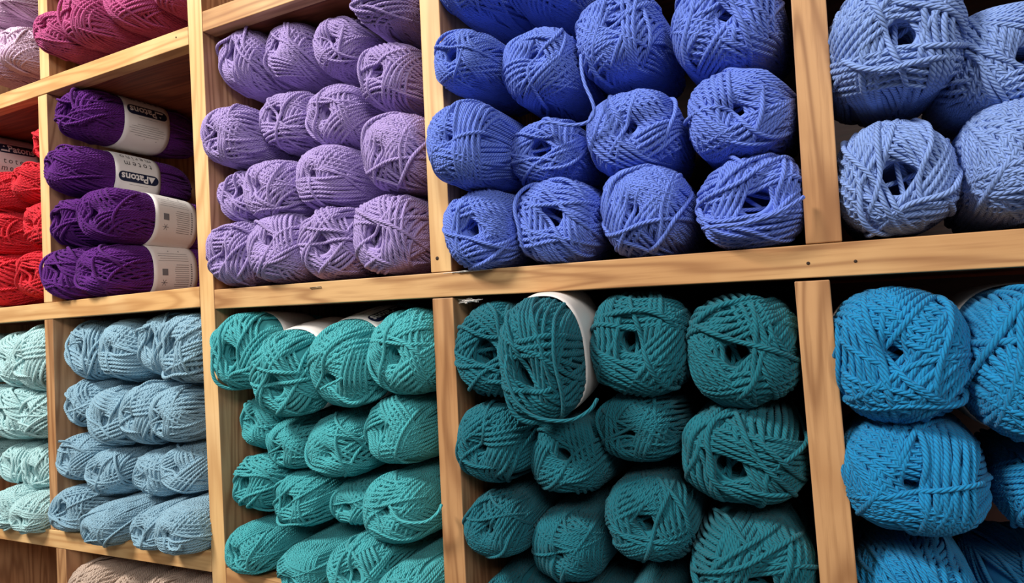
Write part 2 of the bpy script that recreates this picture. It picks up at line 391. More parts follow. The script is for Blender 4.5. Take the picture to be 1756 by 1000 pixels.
def wind(seed, r=0.00178, hole=0.18, nb=8, swirl=1):
    rs = np.random.RandomState(seed); Hm = Height()
    Vs, Fs, UVs = [], [], []; nv = 0
    offs = np.arange(-3, 4)/3.0*r*0.95
    prof = np.sqrt(np.clip(1-(offs/r)**2, 0, 1))*r
    hc = rs.uniform(-.16, .16, 2)*RB            # the hole sits a little off centre
    r0 = hole*RB
    def prepare(phi, d0, d1, wob, rs_):
        sh = -hc[0]*math.sin(phi) + hc[1]*math.cos(phi)
        P = loop_curve(phi, d0+sh, d1, wob, rs_)
        Nn = surf_normal(P); T = np.roll(P, -1, 0)-np.roll(P, 1, 0); T /= np.linalg.norm(T, axis=1)[:, None]+1e-12
        S = np.cross(T, Nn); S /= np.linalg.norm(S, axis=1)[:, None]+1e-12
        q = np.zeros(len(P)); ids = []
        for o, pr in zip(offs, prof):
            f, i, j = Hm.idx(P + S*o); ids.append((f, i, j, pr))
            q = np.maximum(q, Hm.H[f, i, j] - (r-pr)*0.8)
        return P, Nn, q, ids
    def bundle(strands, wob, lift=0.0, stiff=11, squash=.9):
        """parallel strands laid side by side as one ribbon, resting on what lies below"""
        nonlocal nv
        st = rs.randint(1 << 30)
        pr_ = [prepare(phi, d0, d1, wob, np.random.RandomState(st)) for phi, d0, d1 in strands]
        hs = []
        for P, Nn, q, ids in pr_:
            cap = np.interp(np.abs(P[:, 1]), [.0, .030, .050, .072], [.0002, .0006, .0042, .0070])
            h = np.minimum(smooth_cyc(max_cyc(np.minimum(q, cap), 4), stiff), cap)
            hs.append(h)
        for n_, ((P, Nn, q, ids), h) in enumerate(zip(pr_, hs)):
            # share height with the neighbours in the ribbon
            acc = h.copy(); c = 1
            for o in (-2, -1, 1, 2):
                if 0 <= n_+o < len(hs):
                    hb = hs[n_+o]; acc = acc + np.interp(np.linspace(0, 1, len(h)), np.linspace(0, 1, len(hb)), hb); c += 1
            h = .55*h + .45*acc/c + rs.uniform(-.0004, .0004)
            for f, i, j, pr in ids:
                np.maximum.at(Hm.H, (f, i, j), (h + r*0.45 + pr*squash).astype(np.float32))
            Q = P + Nn*(h + r*0.8 + lift)[:, None]
            rc = np.hypot(Q[:, 0]-hc[0], Q[:, 2]-hc[1])
            Q[:, 1] += np.where(Q[:, 1] < 0, .007*np.exp(-(rc/(r0*1.25+.003))**2), 0)   # sag into the pull hole
            keep = []; last = -99
            for k_ in range(len(Q)):
                y = P[k_, 1]
                step = 2 if y < -0.035 else (4 if y < 0.01 else 7)
                if k_ - last >= step: keep.append(k_); last = k_
            V, F, UV = tube_arrays(Q[keep], r, 8, True, .0036)
            UV[:, 1] += rs.rand()
            Vs.append(V); Fs.append(F+nv); UVs.append(UV); nv += len(V)
    sp = 2.0*r
    ph = rs.uniform(0, 6.28)
    nbase = 9
    for k in range(nbase):                      # wide sheets that build the body of the ball
        ph += 2.4*swirl + rs.uniform(-.2, .2); sgn = 1 if rs.rand() < .5 else -1
        start = r0*rs.uniform(1.0, 1.25); back = rs.uniform(-.5, .1)*RB; n_ = int((RB*.93-start)/sp)
        fan = rs.uniform(-.03, .03)
        bundle([(ph+fan*i, sgn*(start+i*sp), sgn*(back+i*sp*.8)) for i in range(n_)], .0003)
        Hm.H *= .80
    ang = rs.uniform(0, 6.28)
    for b_ in range(nb):                        # narrower ribbons over them
        ang += rs.uniform(.9, 2.2)*(1 if rs.rand() < .8 else -1)
        k = rs.randint(3, 7); sgn = 1 if rs.rand() < .5 else -1
        dd = rs.uniform(r0*.75, RB*.5); back = rs.uniform(-.6, .4)*RB; fan = rs.uniform(-.06, .06)
        L_ = [(ang+fan*i, sgn*(dd+i*sp), sgn*(back+i*sp*.6)) for i in range(k) if dd+i*sp < RB*.88]
        bundle(L_, .0005); Hm.H *= .92
    for i in range(rs.randint(4, 8)):           # single strands laid last, a little loose
        bundle([(rs.uniform(0, 6.28), rs.uniform(r0*.6, RB*.75)*rs.choice([-1, 1]), rs.uniform(-.5, .5)*RB)], .0020, 0.0004, 21)
    # yarn seen inside the pull hole: coiled turns down its wall and a few strands crossing it deeper in
    rw = r0*1.22; turns = 12; th_ = np.linspace(0, 2*np.pi*turns, turns*16)
    y_f = -HB*(1-(min(r0*1.3, RB*.9)/RB)**PB)**(1/PB)
    Pw = np.stack([hc[0]+rw*np.cos(th_)*(1+.06*np.sin(th_*.37)), y_f+.006+th_/(2*np.pi)*1.9*r*(1+.1*np.sin(th_*.9)), hc[1]+rw*np.sin(th_)*(1+.06*np.cos(th_*.53))], 1)
    V, F, UV = tube_arrays(Pw, r, 7, False, .0036); Vs.append(V); Fs.append(F+nv); UVs.append(UV); nv += len(V)
    for k in range(rs.randint(2, 5)):
        a_ = rs.uniform(0, 6.28); d_ = rs.uniform(-.8, .8)*r0; t_ = np.linspace(-1.3, 1.3, 9)*r0
        yd = y_f + rs.uniform(.006, .018)
        Pc = np.stack([hc[0]+t_*math.cos(a_)-d_*math.sin(a_), yd+.004*(1-(t_/r0)**2), hc[1]+t_*math.sin(a_)+d_*math.cos(a_)], 1)
        V, F, UV = tube_arrays(Pc, r, 7, False, .0036); Vs.append(V); Fs.append(F+nv); UVs.append(UV); nv += len(V)
    # body under the strands, with the pull hole sunk into its front end
    ny, nph = 60, 48
    yy = HB*np.sin(np.linspace(-np.pi/2, np.pi/2, ny)); prf = profile(yy)-0.0004
    rings = [(max(p, 0.0), y) for p, y in zip(prf, yy)]
    hole_rings = []
    fr = [(rr, y) for rr, y in rings if not (y < 0 and rr < r0*1.3)]
    y_h = fr[0][1]
    for t, m_ in ((0.0, 1.0), (.12, 1.35), (.4, 1.3), (.8, .8), (1.0, .02)):
        hole_rings.append((r0*m_, y_h + .004 + .075*t))
    allr = list(reversed(hole_rings)) + fr
    a = np.linspace(0, 2*np.pi, nph, endpoint=False)
    V = np.array([[rr*math.cos(t)+ (hc[0] if k < len(hole_rings) else 0), y, rr*math.sin(t) + (hc[1] if k < len(hole_rings) else 0)]
                  for k, (rr, y) in enumerate(allr) for t in a])
    nr = len(allr); i = np.arange(nr-1)[:, None]; j = np.arange(nph)[None, :]; j2 = (j+1) % nph
    F = np.stack([i*nph+j, (i+1)*nph+j, (i+1)*nph+j2, i*nph+j2], -1).reshape(-1, 4)
    UV = np.stack([np.stack([(j*2.0/4 + 0*i), i*.5+0*j], -1)]*4, 2).reshape(-1, 2).astype(float)
    Vs.append(V); Fs.append(F+nv); UVs.append(UV)
    V = np.vstack(Vs)
    rho = np.hypot(V[:, 0], V[:, 2]); lim = .0404 + np.clip((np.abs(V[:, 1])-.040)/.012, 0, 1)*.01   # the band presses the middle flat
    V = V*np.stack([np.minimum(1, lim/(rho+1e-9)), np.ones_like(rho), np.minimum(1, lim/(rho+1e-9))], 1)
    q = squircle(np.arctan2(V[:, 2], V[:, 0]))
    far = np.clip(np.hypot(V[:, 0], V[:, 2])/RB*1.3-.3, 0, 1)
    V = V*np.stack([1+(q-1)*far, np.ones_like(q), 1+(q-1)*far], 1)
    return arrays_mesh('wound_yarn', V, np.vstack(Fs), np.vstack(UVs))

# ------------------------------------------------------------------ the balls
NVAR = 14
VARIANTS = []
_par = [(.24, 8, 1), (.18, 10, 1), (.30, 7, -1), (.21, 9, 1), (.26, 8, -1), (.14, 10, 1), (.32, 6, 1),
        (.22, 8, -1), (.16, 11, 1), (.12, 8, -1), (.28, 7, 1), (.17, 9, -1), (.31, 8, 1), (.23, 10, -1)]
for k in range(NVAR):
    h_, nb_, sw_ = _par[k]
    VARIANTS.append(wind(100+k*7, hole=h_, nb=nb_, swirl=sw_))

COL = {'A': ('pale pink', (238, 202, 236)), 'B': ('magenta', (192, 86, 142)), 'C': ('deep purple', (92, 26, 124)),
       'D': ('lilac', (174, 154, 214)), 'E': ('royal blue', (106, 134, 228)), 'F': ('cornflower blue', (130, 160, 224)),
       'G': ('bright red', (222, 42, 58)), 'H': ('pale mint blue', (184, 226, 230)), 'I': ('dusty sky blue', (144, 184, 206)),
       'J': ('turquoise', (72, 172, 180)), 'K': ('dark teal', (20, 106, 122)), 'L': ('cerulean blue', (22, 130, 186)),
       'M': ('oatmeal beige', (204, 182, 166))}
YM = {k: yarn_mat(v[0].replace(' ', '_')+'_wool', v[1]) for k, v in COL.items()}
for m in VARIANTS: m.materials.append(YM['D'])

# key: x, z, radius across, radius up, how far back its front end sits, variant, quarter turns, yaw, pitch (degrees)
BALLS = {
    'A1': (-0.7098, 0.5481, 0.0363, 0.0356, 0.0022, 9, 3, 2.2, -0.7),
    'A2': (-0.7983, 0.4688, 0.0376, 0.0383, -0.0018, 4, 0, 0.4, -2.9),
    'A3': (-0.7174, 0.4582, 0.0343, 0.0314, 0.0069, 11, 1, -0.6, -1.9),
    'A4': (-0.7876, 0.5498, 0.0365, 0.036, 0.0015, 5, 3, -2.0, 1.8),
    'B1': (-0.5702, 0.4373, 0.0305, 0.0279, -0.0203, 8, 1, 0.7, -0.3),
    'B2': (-0.5111, 0.4499, 0.0351, 0.0347, -0.0195, 0, 1, -3.0, 2.2),
    'B3': (-0.4469, 0.4633, 0.0357, 0.0345, -0.0028, 7, 1, 1.6, 2.8),
    'B4': (-0.3757, 0.4678, 0.0355, 0.0342, 0.0044, 6, 1, 2.2, -1.3),
    'B5': (-0.5667, 0.5314, 0.0342, 0.0342, -0.0135, 1, 1, 0.2, 1.1),
    'B6': (-0.5024, 0.5299, 0.0353, 0.0344, -0.0104, 13, 1, -1.9, 2.8),
    'B7': (-0.4369, 0.5373, 0.0355, 0.0343, 0.0036, 10, 1, 2.8, 2.4),
    'C1': (-0.5605, 0.3294, 0.0356, 0.0338, -0.0023, 12, 2, -2.9, -0.5),
    'C2': (-0.5738, 0.2501, 0.0346, 0.0325, -0.0104, 3, 1, -1.4, -1.0),
    'C3': (-0.5738, 0.1787, 0.035, 0.0333, -0.0071, 2, 0, 0.6, 1.2),
    'C4': (-0.5004, 0.176, 0.0361, 0.0351, -0.0102, 1, 2, 2.1, -2.9),
    'C5': (-0.5728, 0.1063, 0.0364, 0.0364, -0.0144, 4, 3, -0.8, 0.5),
    'C6': (-0.5036, 0.1059, 0.0361, 0.0351, -0.0104, 5, 0, -0.3, 1.2),
    'D11': (-0.2579, 0.3386, 0.0357, 0.0349, 0.0103, 12, 1, -2.3, -1.5),
    'D12': (-0.1917, 0.3374, 0.0349, 0.0328, 0.0201, 7, 3, -0.9, -0.9),
    'D13': (-0.123, 0.3299, 0.0337, 0.0303, 0.0228, 11, 2, 1.7, -2.4),
    'D14': (-0.036, 0.3456, 0.0332, 0.0283, -0.0186, 2, 2, 2.2, -2.8),
    'D21': (-0.258, 0.2435, 0.0351, 0.0339, -0.0139, 3, 0, -1.7, 0.1),
    'D22': (-0.1938, 0.2551, 0.0351, 0.0331, 0.0073, 6, 2, 2.5, -1.0),
    'D23': (-0.1231, 0.248, 0.0351, 0.033, 0.0122, 13, 0, -1.1, -1.1),
    'D24': (-0.0492, 0.278, 0.0347, 0.0323, 0.0056, 0, 1, 1.8, 0.8),
    'D31': (-0.2607, 0.1719, 0.0321, 0.031, 0.0023, 10, 2, 3.0, -2.0),
    'D32': (-0.1987, 0.173, 0.0352, 0.0339, -0.0098, 8, 0, -2.5, 0.6),
    'D33': (-0.1314, 0.1795, 0.036, 0.0349, 0.0021, 9, 3, -2.8, 1.4),
    'D34': (-0.0378, 0.1926, 0.0375, 0.038, -0.0051, 5, 1, 0.8, 1.7),
    'D41': (-0.2587, 0.1049, 0.0338, 0.0357, -0.0146, 4, 0, -2.0, -0.8),
    'D42': (-0.194, 0.1045, 0.0362, 0.0379, -0.0149, 7, 0, 2.1, -1.2),
    'D43': (-0.126, 0.1062, 0.0372, 0.0377, -0.0083, 10, 3, 2.5, 0.7),
    'D44': (-0.0542, 0.1075, 0.0383, 0.0399, -0.0108, 6, 1, 2.9, -0.3),
    'E01': (0.0645, 0.3419, 0.0326, 0.0319, -0.015, 2, 3, 1.1, -1.1),
    'E02': (0.1267, 0.3416, 0.0347, 0.0323, 0.0134, 0, 2, -1.3, -0.6),
    'E11': (0.0618, 0.2598, 0.0306, 0.0263, -0.0231, 13, 1, -2.3, 1.9),
    'E12': (0.1261, 0.2452, 0.035, 0.033, -0.0051, 11, 1, 0.8, -0.0),
    'E13': (0.2015, 0.2573, 0.0369, 0.0362, 0.0009, 3, 2, -1.9, -0.0),
    'E14': (0.2937, 0.2466, 0.0421, 0.0372, -0.0026, 8, 2, -2.6, 1.8),
    'E21': (0.0637, 0.175, 0.0334, 0.037, -0.0446, 9, 2, 1.2, 1.0),
    'E22': (0.1251, 0.1662, 0.0339, 0.0308, -0.0007, 12, 2, -0.8, 1.2),
    'E23': (0.2062, 0.1686, 0.0398, 0.0345, -0.0009, 1, 2, 2.0, -1.4),
    'E24': (0.2979, 0.1697, 0.0402, 0.0347, -0.0052, 11, 2, -0.9, 0.9),
    'E31': (0.0653, 0.0988, 0.0354, 0.0359, -0.0232, 13, 3, -0.9, 2.1),
    'E32': (0.133, 0.0994, 0.0375, 0.0382, -0.0105, 4, 3, 2.9, 2.7),
    'E33': (0.2145, 0.0973, 0.0372, 0.0377, -0.0046, 5, 1, 0.2, -2.0),
    'E34': (0.2992, 0.0965, 0.0404, 0.0362, -0.0098, 2, 2, 2.6, -0.1),
    'F11': (0.4058, 0.1983, 0.0422, 0.04, -0.021, 0, 0, 1.3, 1.4),
    'F12': (0.4746, 0.1778, 0.0375, 0.0369, 0.0041, 7, 1, 0.7, 2.6),
    'F21': (0.4039, 0.1028, 0.039, 0.0399, -0.0094, 12, 3, -1.2, 0.3),
    'F22': (0.4805, 0.1009, 0.0388, 0.0407, -0.0102, 9, 2, 1.3, -2.8),
    'G11': (-0.88, 0.322, 0.0365, 0.0365, -0.012, 10, 1, 0.5, 0.7),
    'G12': (-0.666, 0.311, 0.032, 0.03, 0.022, 6, 1, -1.7, 1.1),
    'G21': (-0.7776, 0.251, 0.0344, 0.0314, 0.0052, 1, 0, 2.9, 2.9),
    'G22': (-0.6897, 0.2497, 0.0334, 0.0293, 0.0087, 3, 1, -2.7, -2.2),
    'G31': (-0.7826, 0.184, 0.0353, 0.0334, 0.0031, 8, 2, 2.8, -0.1),
    'G32': (-0.6636, 0.1876, 0.036, 0.0353, 0.0085, 8, 3, 2.7, 2.1),
    'G41': (-0.7773, 0.1121, 0.0377, 0.0386, -0.0015, 0, 0, 1.1, 0.3),
    'G42': (-0.6784, 0.112, 0.0363, 0.0354, 0.0033, 6, 0, 0.3, -1.2),
    'H10': (-0.832, -0.0058, 0.0368, 0.0366, 0.0043, 7, 2, 0.3, -1.0),
    'H11': (-0.7367, -0.005, 0.038, 0.0405, 0.0066, 5, 2, 2.7, 1.9),
    'H12': (-0.6659, -0.0076, 0.0385, 0.0443, -0.0052, 11, 3, -0.5, 0.4),
    'H20': (-0.8265, -0.0869, 0.0369, 0.0368, 0.0002, 1, 2, -0.2, -2.1),
    'H21': (-0.7415, -0.0861, 0.037, 0.0376, 0.0003, 4, 3, 0.4, 2.7),
    'H22': (-0.6751, -0.0903, 0.0346, 0.0319, 0.0006, 10, 1, 0.7, -0.9),
    'H30': (-0.8578, -0.1667, 0.0341, 0.0305, 0.0103, 9, 0, -0.7, -1.0),
    'H31': (-0.741, -0.1608, 0.0328, 0.0277, 0.0074, 2, 1, -1.0, 2.3),
    'H32': (-0.6782, -0.1614, 0.034, 0.0303, 0.0059, 12, 3, -0.4, 2.9),
    'H41': (-0.7199, -0.2179, 0.0332, 0.0284, -0.0179, 13, 3, -1.3, 2.8),
    'H42': (-0.6595, -0.2201, 0.032, 0.0262, -0.0205, 3, 3, -0.7, 2.1),
    'I11': (-0.5689, -0.0016, 0.0379, 0.039, 0.0082, 2, 1, -0.1, -2.3),
    'I12': (-0.4924, -0.0045, 0.0383, 0.0402, 0.0079, 9, 3, -1.5, -2.8),
    'I13': (-0.4225, -0.0001, 0.0371, 0.0383, 0.0074, 12, 1, 2.0, -2.9),
    'I14': (-0.3524, -0.0027, 0.0385, 0.0412, -0.0079, 4, 2, -1.5, -0.2),
    'I21': (-0.5761, -0.0745, 0.0342, 0.0326, 0.0077, 10, 0, -1.5, -1.4),
    'I22': (-0.5127, -0.0893, 0.0361, 0.0366, 0.0011, 7, 1, 1.3, -1.3),
    'I23': (-0.4451, -0.0847, 0.0369, 0.0383, 0.0011, 11, 3, 0.6, -0.2),
    'I24': (-0.3784, -0.0857, 0.0351, 0.033, -0.0052, 3, 0, -2.9, -2.2),
    'I31': (-0.5775, -0.1456, 0.0331, 0.0301, -0.004, 0, 2, 0.2, -1.0),
    'I32': (-0.5199, -0.1655, 0.0334, 0.0293, -0.0007, 13, 2, 1.4, -2.8),
    'I33': (-0.4404, -0.1614, 0.0334, 0.0293, 0.0124, 8, 2, -0.8, 1.5),
    'I34': (-0.3782, -0.1546, 0.034, 0.0303, 0.0075, 1, 1, -2.8, -1.5),
    'I41': (-0.5736, -0.2147, 0.0337, 0.0295, -0.0173, 6, 3, 1.1, -2.4),
    'I42': (-0.4814, -0.219, 0.0317, 0.0248, -0.03, 5, 1, -2.9, 1.7),
    'I43': (-0.4066, -0.2188, 0.0314, 0.024, -0.0223, 6, 2, 2.0, 1.2),
    'I44': (-0.3458, -0.2134, 0.0334, 0.0287, -0.0285, 9, 3, 0.5, 0.9),
    'J11': (-0.253, -0.0084, 0.0387, 0.0409, -0.0185, 12, 3, 2.5, -2.1),
    'J12': (-0.1813, -0.0265, 0.0401, 0.0446, -0.0265, 10, 3, 0.0, 10.0),
    'J13': (-0.1081, -0.0165, 0.039, 0.0437, -0.0147, 7, 2, -1.0, 12.0),
    'J14': (-0.0295, -0.0163, 0.0387, 0.041, -0.012, 13, 0, -2.6, -1.6),
    'J21': (-0.2587, -0.0934, 0.0325, 0.0301, 0.0189, 11, 0, 1.8, 1.0),
    'J22': (-0.2052, -0.1175, 0.0325, 0.0273, 0.0118, 3, 0, -1.0, -0.4),
    'J23': (-0.1384, -0.1151, 0.0351, 0.0329, 0.0039, 5, 0, 3.0, 1.2),
    'J24': (-0.0537, -0.0982, 0.0357, 0.0341, 0.0028, 1, 0, -2.3, -2.3),
    'J31': (-0.2571, -0.1652, 0.0337, 0.0301, 0.0027, 2, 0, 1.3, -2.2),
    'J32': (-0.1971, -0.1796, 0.0333, 0.0288, 0.0084, 4, 2, 1.2, -0.4),
    'J33': (-0.1281, -0.1809, 0.0305, 0.0229, 0.0213, 0, 1, 0.7, -0.5),
    'J34': (-0.0561, -0.1771, 0.0352, 0.0332, -0.0035, 8, 1, -2.6, -1.7),
    'J41': (-0.2517, -0.2339, 0.0323, 0.0262, -0.012, 8, 0, -0.4, -1.1),
    'J42': (-0.1741, -0.2427, 0.0307, 0.0229, -0.013, 1, 3, -0.1, 2.6),
    'J43': (-0.1001, -0.2399, 0.0344, 0.0307, -0.018, 10, 2, 2.5, -2.2),
    'J44': (-0.0279, -0.2499, 0.0327, 0.0265, -0.0321, 6, 2, -2.1, 0.8),
    'K11': (0.0637, -0.0145, 0.0348, 0.0424, -0.0194, 12, 2, 2.5, 0.3),
    'K12': (0.1253, -0.017, 0.0331, 0.0501, -0.0514, 4, 1, 2.0, 8.0),
    'K13': (0.2016, -0.0159, 0.041, 0.0434, -0.0074, 0, 2, 2.0, -1.3),
    'K14': (0.2857, -0.0211, 0.042, 0.0433, -0.0078, 13, 1, 1.8, 2.2),
    'K21': (0.0636, -0.1033, 0.0353, 0.0357, -0.0165, 11, 3, 1.4, -1.9),
    'K22': (0.1274, -0.1186, 0.0355, 0.0339, 0.0049, 7, 0, 0.9, -2.5),
    'K23': (0.1976, -0.0909, 0.036, 0.0291, 0.0083, 3, 0, -2.5, -2.3),
    'K24': (0.2837, -0.1054, 0.0459, 0.0376, -0.0072, 2, 3, -1.6, 2.3),
    'K31': (0.059, -0.1805, 0.0312, 0.0268, -0.0145, 5, 3, 2.8, -2.4),
    'K32': (0.12, -0.2014, 0.034, 0.0306, 0.0093, 9, 0, 0.3, -0.7),
    'K33': (0.1997, -0.1683, 0.0377, 0.0346, 0.0016, 13, 2, 2.0, -1.3),
    'K34': (0.2823, -0.1964, 0.045, 0.0365, -0.0121, 2, 2, 1.8, -0.7),
    'K41': (0.0669, -0.2571, 0.0319, 0.0254, -0.0124, 6, 2, 0.9, 1.8),
    'K42': (0.1441, -0.2614, 0.0306, 0.0219, -0.0268, 10, 3, 2.8, -0.8),
    'K43': (0.1997, -0.2558, 0.03, 0.0262, -0.0011, 3, 0, 0.6, 0.4),
    'K44': (0.2848, -0.258, 0.0416, 0.0251, -0.0366, 1, 1, -0.6, -2.4),
    'L11': (0.3958, -0.0298, 0.0427, 0.0463, -0.0193, 8, 0, -1.9, -1.8),
    'L12': (0.4772, -0.0362, 0.0436, 0.0508, -0.0273, 5, 3, 2.3, -0.1),
    'L21': (0.4003, -0.1161, 0.0453, 0.0393, -0.0136, 9, 2, -3.0, -0.2),
    'L22': (0.4849, -0.1292, 0.0325, 0.0277, 0.0091, 7, 3, -1.1, -0.2),
    'L31': (0.3978, -0.212, 0.0381, 0.0356, 0.0072, 4, 1, -2.1, -2.0),
    'L32': (0.4743, -0.2161, 0.0352, 0.0334, 0.0108, 12, 2, 2.2, 2.2),
    'M11': (-0.5612, -0.3428, 0.0342, 0.0343, -0.0027, 11, 3, -2.1, -1.5),
    'M12': (-0.4982, -0.3521, 0.0347, 0.0344, 0.0099, 0, 2, 1.9, 1.5),
    'M13': (-0.4341, -0.3484, 0.0346, 0.0338, 0.0012, 10, 0, 1.7, -1.1),
    'M14': (-0.3692, -0.3449, 0.0355, 0.0342, 0.0022, 3, 3, 1.0, 1.4),
}
